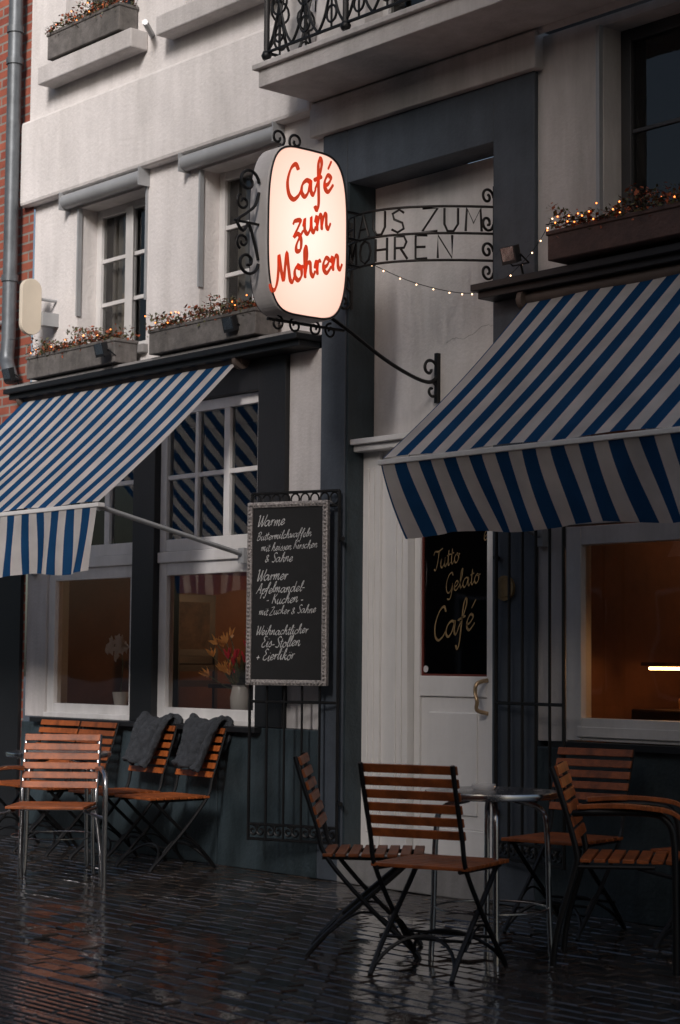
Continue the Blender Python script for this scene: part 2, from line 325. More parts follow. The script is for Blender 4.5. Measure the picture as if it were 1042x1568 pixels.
Part().box(-8.99,-7.05,-.07,.1,4.61,4.825).obj("stone_band",STUC2,B,bevel=.008)
facade(-8.97,-4.2,4.8,10,-.04,[(-8.5,-7.5,4.96,7.2),(-6.61,-5.6,5.9,7.4)],.2).obj("wall_centre_upper",STUC,B)
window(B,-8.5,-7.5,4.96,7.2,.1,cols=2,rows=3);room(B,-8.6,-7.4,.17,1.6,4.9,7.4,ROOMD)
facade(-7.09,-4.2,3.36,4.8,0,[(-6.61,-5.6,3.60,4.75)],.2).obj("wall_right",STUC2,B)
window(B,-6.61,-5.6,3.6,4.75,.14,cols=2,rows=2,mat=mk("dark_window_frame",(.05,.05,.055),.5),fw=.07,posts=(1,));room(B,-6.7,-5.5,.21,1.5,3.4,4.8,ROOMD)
Part().box(-6.64,-6.615,-.03,.05,3.6,4.75).obj("blind_guide",GREYM,B)
BA=empty("balcony");BA.parent=B
p=Part();p.box(-8.97,-5.9,-.50,-.041,4.84,4.95);p.box(-9.0,-5.9,-.53,-.041,4.95,4.985);p.obj("slab",STUC2,BA,bevel=.006)
r=Part()
def seg(a,b,rad=.008): r.tube([a,b],rad,6)
zb,zt=5.06,5.95
for z in (zb,5.62,zt): seg((-8.93,-.47,z),(-5.95,-.47,z),.011);seg((-8.93,-.47,z),(-8.93,-.04,z),.011)
for x in [ -8.93+.74*i for i in range(5)]:
    r.tube([(x,-.47,4.98),(x,-.47,6.0)],.018,8);r.ball((x,-.47,5.04),.034,8)
def lat(o,d,n,w):
    o=V(o);d=V(d)
    for i in range(n):
        a=o+d*(i*w);b=o+d*((i+1)*w);m=(a+b)/2
        for s_ in(0,1):
            q0=V((a.x,a.y,zb)) ;q1=V((b.x,b.y,5.62))
            if s_: q0,q1=V((a.x,a.y,5.62)),V((b.x,b.y,zb))
            c=(q0+q1)/2;off=V((0,0,.05 if s_ else -.05))
            r.tube(cat([q0,q0.lerp(q1,.25)+off,c,q0.lerp(q1,.75)-off,q1],5),.009,5)
        r.tube([m+d*(math.cos(t)*.07)+V((0,0,5.34-m.z+math.sin(t)*.07)) for t in [2*math.pi*k/14 for k in range(14)]],.008,5,closed=True)
        r.tube([m+d*(math.cos(t)*.045)+V((0,0,5.15-m.z+math.sin(t)*.05)) for t in [2*math.pi*k/14 for k in range(14)]],.008,5,closed=True)
        seg((m.x,m.y,zb),(m.x,m.y,5.62),.007)
        r.tube([m+d*(math.cos(t)*.07)+V((0,0,5.79-m.z+math.sin(t)*.13)) for t in [2*math.pi*k/14 for k in range(14)]],.007,5,closed=True)
lat((-8.93,-.47,0),(1,0,0),12,.245);lat((-8.93,-.47,0),(0,1,0),2,.21)
r.obj("iron_railing",IRON,BA,smooth=True)
# ground-floor left shop front
Part().box(-12.40,-8.93,-.21,.0,3.315,3.352).box(-12.38,-8.95,-.17,.0,3.275,3.315).obj("shop_cornice",BLACKP,B,bevel=.004)
Part().box(-12.38,-8.95,-.20,-.001,3.353,3.37).obj("cornice_flashing",STONE,B)
p=Part();p.box(-9.52,-9.24,-.035,.2,.90,3.275);p.box(-10.92,-10.66,-.03,.2,.9,3.07);p.box(-12.06,-9.52,-.032,.2,3.072,3.275);p.obj("shop_front_pilasters",BLACKP,B,bevel=.005)
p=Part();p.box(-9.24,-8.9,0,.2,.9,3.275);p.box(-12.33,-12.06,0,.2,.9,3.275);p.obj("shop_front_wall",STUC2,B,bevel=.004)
p=Part();p.box(-12.33,-9.905,-.03,.2,0,.862);p.box(-9.895,-8.9,-.03,.2,0,.898);p.obj("plinth",PLINTH,B,bevel=.006)
Part().box(-12.12,-9.45,-.09,.05,.863,.899).obj("window_ledge",BLACKP,B,bevel=.004)
for (a,b) in ((-12.06,-10.92),(-10.66,-9.52)):
    window(B,a,b,.90,1.985,.02,fw=.085,mat=WHITEP,dep=.07)
    Part().box(a+.002,b-.002,.0,.09,1.986,2.06).obj("transom",WHITEP,B,bevel=.006)
    window(B,a,b,2.062,3.07,.02,cols=3,rows=2,fw=.07,mw=.032,dep=.06,posts=(2,))
    Part().box(a,b,-.01,.02,.9,.935).obj("bottom_rail",WHITEP,B,bevel=.004)
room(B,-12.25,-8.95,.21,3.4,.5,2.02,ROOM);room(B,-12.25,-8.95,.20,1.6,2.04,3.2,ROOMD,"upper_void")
Part().box(-12.06,-9.52,.12,.34,.93,.96).obj("inner_sill",DARKW,B)
IN=empty("interior_sideboard");q=Part();q.box(-12.2,-10.6,2.9,3.3,.5,1.15);q.box(-12.15,-10.7,3.1,3.35,1.40,1.43);q.box(-12.15,-10.7,3.1,3.35,1.70,1.73);q.obj("cabinet",DARKW,IN,bevel=.01)
q=Part()
for i in range(16): 
    x=-12.1+i*.088;zz_=1.43 if i%2 else 1.73;q.lathe((x,3.2,zz_),[(.025,0),(.028,.12),(.012,.18),(.012,.24)],10)
q.obj("bottles",mk("bottle_glass",(.08,.10,.05),.15),IN,smooth=True)
PF=empty("picture_frame");Part().box(-12.24,-12.22,1.0,1.7,1.3,1.85).obj("frame",DARKW,PF);Part().box(-12.22,-12.215,1.06,1.64,1.36,1.79).obj("canvas",mk("painting",(.2,.12,.07),.7,var=.4,vscale=7),PF)
PF=empty("picture_frame");Part().box(-10.4,-9.8,3.37,3.395,1.4,1.85).obj("frame",DARKW,PF);Part().box(-10.35,-9.85,3.362,3.37,1.45,1.80).obj("canvas",bpy.data.materials["painting"],PF)
CT=empty("interior_cafe_table");q=Part();q.lathe((-11.2,1.3,1.12),[(.35,0),(.35,.03)],28);q.tube([(-11.2,1.3,.5),(-11.2,1.3,1.12)],.03);q.obj("table",DARKW,CT,smooth=True)
for xx in(-11.75,-10.65):
    IC=empty("interior_chair");q=Part();q.box(xx-.2,xx+.2,1.1,1.5,.92,.95)
    s_=-1 if xx<-11 else 1
    for yy in(1.115,1.485): q.box(xx+s_*.185-.015,xx+s_*.185+.015,yy-.015,yy+.015,.95,1.42)
    for z in(1.12,1.24,1.36): q.box(xx+s_*.185-.01,xx+s_*.185+.01,1.13,1.47,z,z+.05)
    for dx in(-.18,.18):
        for yy in(1.12,1.48): q.box(xx+dx-.015,xx+dx+.015,yy-.015,yy+.015,.5,.92)
    q.obj("chair",DARKW,IC)
# right shop front
Part().box(-7.42,-4.2,-.20,.0,3.385,3.425).box(-7.40,-4.2,-.16,0,3.345,3.385).obj("shop_cornice",BLACKP,B,bevel=.004)
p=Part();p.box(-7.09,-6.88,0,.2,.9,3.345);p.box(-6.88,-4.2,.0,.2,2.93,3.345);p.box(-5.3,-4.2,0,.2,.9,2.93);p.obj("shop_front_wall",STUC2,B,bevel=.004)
Part().box(-7.09,-4.2,-.03,.2,0,.87).obj("plinth",PLINTH,B,bevel=.006)
Part().box(-6.92,-5.28,-.08,.04,.871,.905).obj("window_ledge",BLACKP,B)
window(B,-6.88,-5.3,.91,2.05,.0,cols=1,rows=1,fw=.10,dep=.08);window(B,-6.88,-5.3,2.06,2.93,.0,cols=3,rows=1,fw=.08,dep=.08)
Part().box(-6.80,-5.38,-.012,.0,.93,.985).obj("bottom_rail",WHITEP,B,bevel=.004)
room(B,-7.35,-4.3,.21,3.2,.5,3.2,ROOM)
pp=empty("display_counter")
Part().box(-7.2,-5.2,.9,1.5,.52,1.06).obj("counter_body",DARKW,pp,bevel=.01)
Part().tube([(-7.10,.95,1.295),(-5.4,.95,1.295)],.008,8).obj("tube_light",TUBE,pp)
Part().box(-7.12,-5.2,.9,1.45,1.31,1.33).box(-6.98,-5.2,1.40,1.45,1.06,1.31).obj("shelf_back",mk("warm_oak",(.3,.15,.06),.5,var=.3,vscale=10),pp)
q=Part()
for k in range(9): q.lathe((-6.95+k*.14,1.12+.05*(k%2),1.062),[(.06,0),(.065,.05),(.03,.09)],14)
q.obj("pastries",mk("pastry",(.5,.28,.1),.5,var=.4,vscale=20),pp,smooth=True)
# door
D=empty("cafe_door")
p=Part();p.box(-8.655,-8.50,.11,.198,.18,2.60);p.box(-8.50,-8.40,.13,.198,.18,2.60);p.box(-8.40,-8.25,.11,.198,.18,2.60);p.box(-7.56,-7.415,.11,.198,.18,2.60);p.box(-8.25,-7.56,.12,.198,2.30,2.60)
for x in (-8.60,-8.55,-8.35,-8.30): p.box(x-.008,x+.008,.098,.11,.3,2.5)
p.obj("door_frame",DOORW,D,bevel=.004)
Part().box(-8.66,-7.415,.03,.198,2.60,2.64).box(-8.66,-7.415,.0,.198,2.64,2.675).obj("door_cornice",DOORW,D,bevel=.006)
p=Part();p.box(-8.245,-8.195,.16,.20,.2,2.29);p.box(-7.64,-7.565,.16,.20,.2,2.29);p.box(-8.195,-7.64,.161,.20,1.12,1.24);p.box(-8.195,-7.64,.161,.20,2.2,2.29);p.box(-8.195,-7.64,.161,.20,.2,.36);p.box(-8.195,-7.64,.175,.20,.36,1.12);p.box(-8.12,-7.72,.163,.18,.44,1.03)
p.obj("door_leaf",DOORW,D,bevel=.006)
Part().quad((-8.195,.186,1.24),(-7.64,.186,1.24),(-7.64,.186,2.2),(-8.195,.186,2.2)).obj("door_pane",GLASS,D)
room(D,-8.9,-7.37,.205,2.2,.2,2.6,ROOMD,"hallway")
Part().box(-8.6,-7.9,2.1,2.15,.9,1.9).obj("hallway_mirror",bpy.data.materials["painting"],D)
q=Part();[q.box(a,b,.176,.185,c,d) for a,b,c,d in((-8.195,-8.183,1.24,2.2),(-7.652,-7.64,1.24,2.2),(-8.183,-7.652,1.24,1.252))];q.obj("pane_gasket",mk("red_brown_trim",(.15,.03,.02),.5),D)
gp=Part()
def gl(t,x,z,s): script(gp,t,(x,.181,z),(.97,0,.22),(-.22,0,.97),s,.3,.04,.10)
gl("Tutto",-8.10,1.86,.052);gl("Gelato",-8.00,1.72,.052);gl("e",-7.69,2.02,.05);gl("Café",-8.10,1.44,.085);gp.obj("gold_lettering",GOLD,D)
p=Part();p.tube(cat([(-7.63,.16,1.22),(-7.655,.10,1.20),(-7.66,.09,1.15),(-7.64,.085,1.10),(-7.655,.10,1.05),(-7.63,.16,1.03)],5),.012,8);p.obj("handle",BRASS,D,smooth=True)
Part().tube([(-8.165,.184,1.28),(-8.165,.181,1.28)],.02,16).obj("sticker",WHITEP,D)
Part().box(-8.68,-7.40,-.06,.3,0,.17).obj("door_step",STONE,D,bevel=.01)
pl=empty("brass_plaque");q=Part();q.tube([(-7.30,-.033,1.73),(-7.30,-.05,1.73)],.07,24);q.tube([(-7.30,-.05,1.73),(-7.30,-.054,1.73)],.05,24);q.obj("plate",GOLD,pl)
# brick house & pipe
BH=empty("brick_house")
facade(-20,-12.322,0,11,-.02,[(-14.2,-13.2,3.8,5.4),(-14.2,-13.2,6.6,8.2)],.2).obj("brick_wall",BRICK,BH)
Part().box(-20,-12.36,-.06,-.021,2.8,3.1).obj("stone_course",STUC2,BH);Part().box(-20,-12.345,-.05,-.021,0,2.8).obj("ground_floor",BLACKP,BH)
for z in(3.8,6.6): window(BH,-14.2,-13.2,z,z+1.6,.1,cols=2,rows=2)
DP=empty("drain_pipe")
q=Part();q.tube([(-12.47,-.13,10),(-12.47,-.13,3.75)],.055,14);q.tube(cat([(-12.47,-.13,3.75),(-12.47,-.14,3.6),(-12.40,-.16,3.5),(-12.36,-.16,3.42)],5),.055,14)
for z in(4.2,5.9,6.15): q.tube([(-12.47,-.13,z),(-12.47,-.13,z+.05)],.066,14)
q.obj("pipe",ZINC,DP,smooth=True)
q=Part();q.tube(cat([(-13.2,-.06,3.92),(-12.62,-.06,3.92),(-12.57,-.06,3.88),(-12.56,-.06,3.80),(-12.56,-.06,3.5)],5),.018,8);q.obj("conduit",GREYM,DP,smooth=True)
NS=empty("oval_wall_sign")
def capsule(y0,y1,z0,z1,rad,n=8):
    pts=[]
    for (cy,cz,a0) in((y1-rad,z1-rad,0),(y0+rad,z1-rad,90),(y0+rad,z0+rad,180),(y1-rad,z0+rad,270)):
        for k in range(n+1):
            a=math.radians(a0+90*k/n);pts.append((cy+rad*math.cos(a),cz+rad*math.sin(a)))
    return pts
def prism(part,pts,x0,x1):
    n=len(part.v);m=len(pts)
    for x in(x0,x1): part.v+=[V((x,y,z)) for y,z in pts]
    part.f.append(tuple(n+i for i in range(m))[::-1]);part.f.append(tuple(n+m+i for i in range(m)))
    for i in range(m): j=(i+1)%m;part.f.append((n+i,n+j,n+m+j,n+m+i))
q=Part();prism(q,capsule(-.31,-.14,3.72,4.14,.08),-12.03,-11.99);q.obj("plate",mk("cream_enamel",(.7,.62,.5),.4,var=.05),NS,bevel=.004)
Part().box(-12.05,-11.97,-.14,-.0,3.80,3.90).tube([(-12.01,-.16,4.0),(-12.01,0,4.0)],.012).obj("bracket",GREYM,NS)
# ------------------------------------------------------------------ awnings
ROLLM=mk("roller_housing",(.12,.09,.075),.6,var=.2)
def awning(name,x0,x1,yt,zt,yf,zf,drop,swing,offs):
    A=empty(name);nx=int((x1-x0)/.03);ns=14
    me=bpy.data.meshes.new("canvas");vs=[];fs=[];uv=[]
    ph=random.random()*6
    def zsag(x,t): return -.022*math.sin(math.pi*t)*(1+.4*math.sin(x*3+ph))+.005*math.sin(x*9+t*3+ph)
    for i in range(nx+1):
        x=x0+(x1-x0)*i/nx
        for j in range(ns+1):
            t=j/ns;vs.append((x,yt+(yf-yt)*t,zt+(zf-zt)*t+zsag(x,t)));uv.append((x+offs,t))
    for i in range(nx):
        for j in range(ns): a=i*(ns+1)+j;fs.append((a,a+1,a+ns+2,a+ns+1))
    b0=len(vs);nv=10
    for i in range(nx+1):
        x=x0+(x1-x0)*i/nx
        for j in range(nv+1):
            t=j/nv;wv=.026*t*math.sin(x*5.2+ph)+.018*t*math.sin(x*13.1+2*ph+t*2)+.009*t*math.sin(x*31)
            vs.append((x+.010*t*math.sin(x*17),yf-.012+swing*t**1.15+wv,zf-.03-drop*t+.012*t*math.sin(x*7+ph)));uv.append((x+offs,t))
    for i in range(nx):
        for j in range(nv): a=b0+i*(nv+1)+j;fs.append((a,a+1,a+nv+2,a+nv+1))
    me.from_pydata(vs,[],fs);l=me.uv_layers.new(name="UVMap")
    for lp in me.loops: l.data[lp.index].uv=uv[lp.vertex_index]
    me.materials.append(FAB)
    for p_ in me.polygons:p_.use_smooth=True
    o=bpy.data.objects.new("canvas",me);COL.objects.link(o);o.parent=A
    q=Part();q.box(x0-.02,x1+.02,yf-.02,yf+.035,zf-.035,zf-.008);q.obj("front_rail",WHITEP,A,bevel=.005)
    q=Part();q.tube([(x0,yt+.02,zt+.01),(x1,yt+.02,zt+.01)],.045,14);q.tube([(x1,yt,zt+.005),(x1+.035,yt,zt+.005)],.062,20);q.tube([(x1+.035,yt,zt+.005),(x1+.05,yt,zt+.005)],.03,12)
    q.tube([(x0-.035,yt,zt+.005),(x0,yt,zt+.005)],.062,20)
    q.obj("roller",ROLLM,A,smooth=True)
    q=Part()
    for xx in(x0+.03,x1-.02):
        q.tube([(xx,yf+.02,zf-.03),(xx,.0,2.0)],.016,8);q.box(xx-.03,xx+.03,-.05,0.0,1.95,2.05);q.ball((xx,yf+.02,zf-.03),.028,8)
    q.obj("folding_arms",GREYM,A,smooth=True)
    return A
awning("striped_awning",-12.25,-9.64,-.10,3.265,-1.17,2.28,.40,-.02,0.03)
awning("striped_awning",-7.07,-4.0,-.10,3.30,-1.17,2.345,.36,.20,0.02)
# ------------------------------------------------------------------ illuminated sign
S=empty("illuminated_cafe_sign");SX=-8.08
y0,y1,z0,z1=-1.19,-.60,3.225,4.19
def bulged(ins):
    out=[]
    cy=(y0+y1)/2;cz=(z0+z1)/2;hw=(y1-y0)/2-ins;hh=(z1-z0)/2-ins
    for k in range(72):
        a=2*math.pi*k/72;c,s_=math.cos(a),math.sin(a)
        out.append((cy+hw*math.copysign(abs(c)**(2/4.6),c),cz+hh*math.copysign(abs(s_)**(2/3.1),s_)))
    return out
q=Part();prism(q,bulged(0),SX-.085,SX+.07);q.obj("housing",mk("sign_housing",(.70,.66,.64),.45,metal=.0,var=.08,stain=.2),S,bevel=.008)
m=bpy.data.materials.new("lit_acrylic");m.use_nodes=True;nt=m.node_tree;N=nt.nodes;L=nt.links;b=N["Principled BSDF"]
tc=N.new("ShaderNodeTexCoord");mp=N.new("ShaderNodeMapping");mp.inputs["Location"].default_value=(0,.895*2.6,-3.71*1.7);mp.inputs["Scale"].default_value=(0,2.6,1.7)
L.new(tc.outputs["Object"],mp.inputs[0]);ln=N.new("ShaderNodeVectorMath");ln.operation='LENGTH';L.new(mp.outputs[0],ln.inputs[0])
rp=N.new("ShaderNodeValToRGB");rp.color_ramp.elements[0].position=.15;rp.color_ramp.elements[0].color=(1,.84,.72,1);rp.color_ramp.elements[1].position=1.05;rp.color_ramp.elements[1].color=(.97,.55,.42,1)
L.new(ln.outputs["Value"],rp.inputs[0]);L.new(rp.outputs[0],b.inputs["Emission Color"]);b.inputs["Emission Strength"].default_value=1.1;b.inputs["Base Color"].default_value=(.3,.25,.22,1)
q=Part();prism(q,bulged(.016),SX-.091,SX+.076);q.obj("acrylic_faces",m,S)
q=Part()
for sx_ in(-.088,.076): q.tube([(SX+sx_,y,z) for y,z in bulged(.008)],.005,6,closed=True)
q.obj("rim",IRON,S,smooth=True)
q=Part();A20=math.radians(19);ex=(0,math.cos(A20),math.sin(A20));ey=(0,-math.sin(A20),math.cos(A20));fx=SX+.080
script(q,"Café",(fx,-1.05,3.865),ex,ey,.086,.22,.08,.185)
script(q,"zum",(fx,-1.01,3.665),ex,ey,.083,.22,.08,.185)
script(q,"Mohren",(fx,-1.125,3.375),ex,ey,.079,.18,.085,.19)
ex2=(0,-math.cos(A20),math.sin(A20));ey2=(0,math.sin(A20),math.cos(A20));fx2=SX-.095
script(q,"Café",(fx2,-.745,3.875),ex2,ey2,.083,.22,.07,.17);script(q,"zum",(fx2,-.79,3.675),ex2,ey2,.083,.22,.07,.17);script(q,"Mohren",(fx2,-.655,3.375),ex2,ey2,.079,.18,.07,.17)
q.obj("red_lettering",REDL,S)
q=Part();E1=(0,1,0);E2=(0,0,1)
q.tube(cat([(SX,-.66,3.27),(SX,-.50,3.20),(SX,-.25,3.08),(SX,-.02,3.00),(SX,.12,2.98),(SX,.19,3.02)],6),.012,8)
q.tube(spiral((SX,.12,3.06),E1,E2,.075,1.2,-1.3,1),.010,6);q.tube(spiral((SX,.14,2.93),E1,E2,.05,1.0,1.3,-1),.009,6)
q.box(SX-.012,SX+.012,.17,.199,2.86,3.16)
for z in(3.90,3.745,3.59): q.tube([(SX,-.61,z),(SX,-.44,z)],.009,6)
for zc,dr in((3.95,1),(3.50,-1)):
    q.tube(spiral((SX,-1.265,zc),E1,E2,.075,1.3,0,dr),.009,6)
q.tube(cat([(SX,-1.19,3.90),(SX,-1.22,3.82),(SX,-1.28,3.77),(SX,-1.34,3.72),(SX,-1.30,3.67),(SX,-1.26,3.71),(SX,-1.22,3.62),(SX,-1.19,3.52)],5),.009,6)
q.tube([(SX,-1.36,3.72),(SX,-1.19,3.72)],.008,6);q.tube(spiral((SX,-1.30,3.83),E1,E2,.045,1.2,2,1),.008,6);q.tube(spiral((SX,-1.30,3.61),E1,E2,.045,1.2,-2,-1),.008,6)
for yc,dr in((-1.06,1),(-.93,-1)): q.tube(spiral((SX,yc,4.235),E1,E2,.055,1.3,-1.5,dr),.008,6)
for yc,dr in((-1.05,-1),(-.92,1),(-.78,-1),(-.66,1)): q.tube(spiral((SX,yc,3.19),E1,E2,.045,1.3,1.5,dr),.007,6)
q.tube([(SX,-1.12,3.205),(SX,-.56,3.205)],.009,6)
q.obj("scroll_bracket",IRON,S,smooth=True)
# wrought iron name sign
H=empty("wrought_iron_name_sign");RUST=mk("dark_rusty_iron",(.03,.026,.024),.5,metal=.4,var=.3,vscale=30)
def arc(x): return -.45*(1-((x+8.04)/.62)**2)
q=Part()
xs_=[-8.66+1.24*i/40 for i in range(41)]
for z in(3.90,3.745,3.59): q.tube([(x,arc(x),z) for x in xs_],.0075,6)
def pos_at(s,x0):
    x=x0;acc=0
    while acc<s and x<-7.3: dx=.004;acc+=math.hypot(dx,arc(x+dx)-arc(x));x+=dx
    return x
CAP={'H':[[(0,0),(0,1)],[(.7,0),(.7,1)],[(0,.5),(.7,.5)]],'A':[[(0,0),(.4,1),(.8,0)],[(.15,.35),(.65,.35)]],'U':[[(0,1),(0,.3),(.2,0),(.5,0),(.7,.3),(.7,1)]],
'S':[[(.65,.85),(.4,1),(.05,.85),(.1,.6),(.55,.42),(.65,.15),(.3,0),(0,.15)]],'Z':[[(0,1),(.75,1),(0,0),(.75,0)]],'M':[[(0,0),(.05,1),(.4,.35),(.75,1),(.8,0)]],
'O':[[(.4,1),(.1,.85),(0,.5),(.1,.15),(.4,0),(.7,.15),(.8,.5),(.7,.85),(.4,1)]],'R':[[(0,0),(0,1),(.5,1),(.62,.75),(.5,.5),(0,.5)],[(.3,.5),(.65,0)]],
'E':[[(.6,1),(0,1),(0,0),(.6,0)],[(0,.5),(.5,.5)]],'N':[[(0,0),(0,1),(.7,0),(.7,1)]],' ':[]}
def capt(t,x0,z,hh,sp):
    s=0
    for ch in t:
        for st in CAP[ch]:
            pts=[]
            for (a,b_) in st:
                x=pos_at(s+a*hh*.86,x0);pts.append((x,arc(x)-.004,z+b_*hh))
            q.tube(pts,.0075,5)
        s+=hh*(.86*.8+sp) if ch!=' ' else hh*.45
capt("HAUS ZUM",-8.20,3.757,.131,.24);capt("MOHREN",-8.19,3.601,.131,.26)
for xe,sg in((-8.655,1),(-7.425,-1)):
    q.tube([(xe,-.0,3.48),(xe,-.0,4.02)],.012,6)
    for zc,dr in((3.95,1),(3.80,-1),(3.64,1),(3.52,-1)): q.tube(spiral((xe,-.06,zc),(0,1,0),(0,0,1),.05,1.2,0,dr),.008,6)
q.obj("letters_and_rails",RUST,H,smooth=True)
# ------------------------------------------------------------------ gates and menu board
def gate(name,hx,hy,L_,ang,z0,z1):
    g=empty(name,(hx,hy,0),ang);q=Part()
    n=6
    for i in range(n):
        x=L_*i/(n-1);rr=.011 if i in(0,n-1) else .0085;q.tube([(x,0,z0),(x,0,z1-.09)],rr,6)
    for z in(z0+.01,z0+.10,z0+.85,z1-.09,z1): q.tube([(0,0,z),(L_,0,z)],.009,6)
    for x in(0,L_): q.tube([(x,0,z1-.09),(x,0,z1)],.011,6)
    for i in range(2*n-3):
        c=L_*(i+.5)/(2*n-3);q.tube([(c+math.cos(t)*.03,0,z1-.045+math.sin(t)*.035) for t in[2*math.pi*k/12 for k in range(12)]],.006,5,closed=True)
    for i in range(n-1):
        c=L_*(i+.5)/(n-1)
        for sg in(-1,1): q.tube(spiral((c+sg*.028,0,z0+.06),(sg,0,0),(0,0,1),.034,1.2,math.pi*.5,1,18,.006),.008,5)
    for z in(z0+.25,z1-.3): q.tube([(-.06,.06,z),(-.01,0,z)],.014,6)
    q.obj("bars",IRON,g,smooth=True);return g
a=math.atan2(-.22,-.59)
gate("iron_gate",-8.68,-.06,.62,a,.22,2.36)
gate("iron_gate",-7.33,-.08,.62,math.radians(-11),.25,2.2)
u=V((math.cos(a),math.sin(a),0));nrm=V((u.y,-u.x,0))
if nrm.y>0: nrm=-nrm
MB=empty("chalkboard_menu")
c=V((-8.68,-.06,0))+u*.335+nrm*.04;ex=-u;w=.285;zc,hh=1.735,.565
q=Part();q.obox(c+V((0,0,zc)),ex*(w-.02),nrm*.008,V((0,0,hh-.02)));q.obj("slate",BOARD,MB)
q=Part();fw=.018
for sg in(-1,1):
    q.obox(c+V((0,0,zc))+ex*(sg*(w-fw)),ex*fw,nrm*.02,V((0,0,hh)));q.obox(c+V((0,0,zc+sg*(hh-fw))),ex*(w-2*fw),nrm*.019,V((0,0,fw)))
q.obj("frame",PEWTER,MB,bevel=.007)
q=Part()
for k in range(46):
    t=-hh+.02+k*(2*hh-.04)/45
    for sg in(-1,1): q.ball(c+V((0,0,zc+t))+ex*(sg*(w-fw))+nrm*.02,.010,6)
for k in range(22):
    t=-w+.03+k*(2*w-.06)/21
    for sg in(-1,1): q.ball(c+V((0,0,zc+sg*(hh-fw)))+ex*t+nrm*.02,.010,6)
q.obj("beading",PEWTER,MB,smooth=True)
q=Part();lines=[("Warme",.0,2.15,.034),("Buttermilchwaffeln",.0,2.065,.0245),("mit heissen Kirschen",.03,1.995,.024),("& Sahne",.06,1.925,.028),("Warmer",.0,1.815,.034),("Apfelmandel-",.0,1.735,.030),("- Kuchen -",.07,1.67,.030),("mit Zucker & Sahne",.02,1.60,.0245),("Weihnachtlicher",.0,1.475,.027),("Eis-Stollen",.04,1.40,.032),("+ Eierlikör",.0,1.32,.032)]
for t,dx,z,sc in lines:
    script(q,t,c+V((0,0,z))+ex*(-w+.065+dx)+nrm*.0095,ex*.99+V((0,0,.04)),V((0,0,1)),sc,.3,.05,.11,jit=.14)
q.obj("chalk_text",CHALK,MB)
# ------------------------------------------------------------------ planters, lights
def planter(x0,x1,y0,y1,z0,z1,mat,lit=14):
    P_=empty("flower_box");Part().box(x0,x1,y0,y1,z0,z1-.02).box(x0-.008,x1+.008,y0-.008,y1+.008,z1-.025,z1).obj("box",mat,P_,bevel=.006)
    l=Part();f=Part();bu=Part();ph=random.random()*9
    for i in range(int((x1-x0)*1700)):
        x=random.uniform(x0-.01,x1+.01);hgt=.10+.04*math.sin(x*9+ph)+.025*math.sin(x*23)
        c=V((x,random.uniform(y0-.03,y1+.01),z1-.005+random.random()**1.2*hgt-(.05 if random.random()<.10 else 0)))
        d=V((random.gauss(0,1),random.gauss(0,1),random.gauss(.3,.8))).normalized();e=d.cross(V((random.random(),.3,1))).normalized();s_=random.uniform(.009,.021)
        (f if random.random()<.42 else l).quad(c-d*s_,c+e*s_*.55,c+d*s_,c-e*s_*.55)
    for i in range(lit): bu.ball((random.uniform(x0,x1),random.uniform(y0-.04,y0+.01),z1+random.uniform(-.0,.09)),.0045,6)
    l.obj("leaves",LEAF,P_);f.obj("blooms",FLO,P_);bu.obj("fairy_bulbs",WARM,P_)
    w=Part();w.tube(cat([(x0+(x1-x0)*k/8,y0-.012,z1+.02+random.uniform(-.02,.02)) for k in range(9)],4),.003,4);w.obj("wire",IRON,P_)
planter(-12.02,-10.87,-.24,-.05,3.385,3.555,BOXM,9);planter(-10.46,-9.30,-.24,-.05,3.385,3.555,BOXM,9)
planter(-11.86,-10.92,-.22,-.06,5.77,5.97,BOXM,6);planter(-6.78,-5.7,-.26,-.05,3.45,3.61,BOXW,18)
def flood(x,y,z,rz=0):
    F_=empty("floodlight",(x,y,z),rz);q=Part();q.obox((0,-.05,.0),(.055,0,0),(0,.02,.008),(0,-.012,.045));q.tube([(-.06,-.04,0),(-.06,.03,-.04),(.06,.03,-.04),(.06,-.04,0)],.006,5);q.tube([(0,.03,-.04),(0,.05,-.10)],.008,5)
    q.obj("housing",BLACKP,F_,bevel=.003);Part().obox((0,-.072,.0),(.045,0,0),(0,.001,.0),(0,-.010,.035)).obj("lens",STEEL,F_)
flood(-12.32,-.16,3.46);flood(-10.93,-.26,3.47);flood(-9.52,-.22,3.47);flood(-7.06,-.2,3.53)
SL=empty("string_lights")
pts=cat([(-8.0,-.42,3.60),(-7.85,-.25,3.50),(-7.65,-.1,3.43),(-7.45,-.08,3.41),(-7.25,-.08,3.46),(-7.0,-.12,3.58),(-6.80,-.2,3.70)],8)
q=Part();q.tube(pts,.0022,4);q.obj("cable",IRON,SL)
q=Part()
for i in range(0,len(pts),3): q.ball(pts[i]-V((0,0,.008)),.0045,6)
q.obj("bulbs",emis("pale_bulb",(1,.6,.35),5),SL)
q=Part();pts=cat([(-10.9,-.10,6.15),(-10.4,-.1,5.98),(-9.8,-.1,5.95),(-8.9,-.1,6.1)],8);q.tube(pts,.0022,4);q.obj("cable_upper",IRON,SL)
q=Part();[q.ball(pts[i],.005,6) for i in range(0,len(pts),3)];q.obj("bulbs_upper",bpy.data.materials["pale_bulb"],SL)
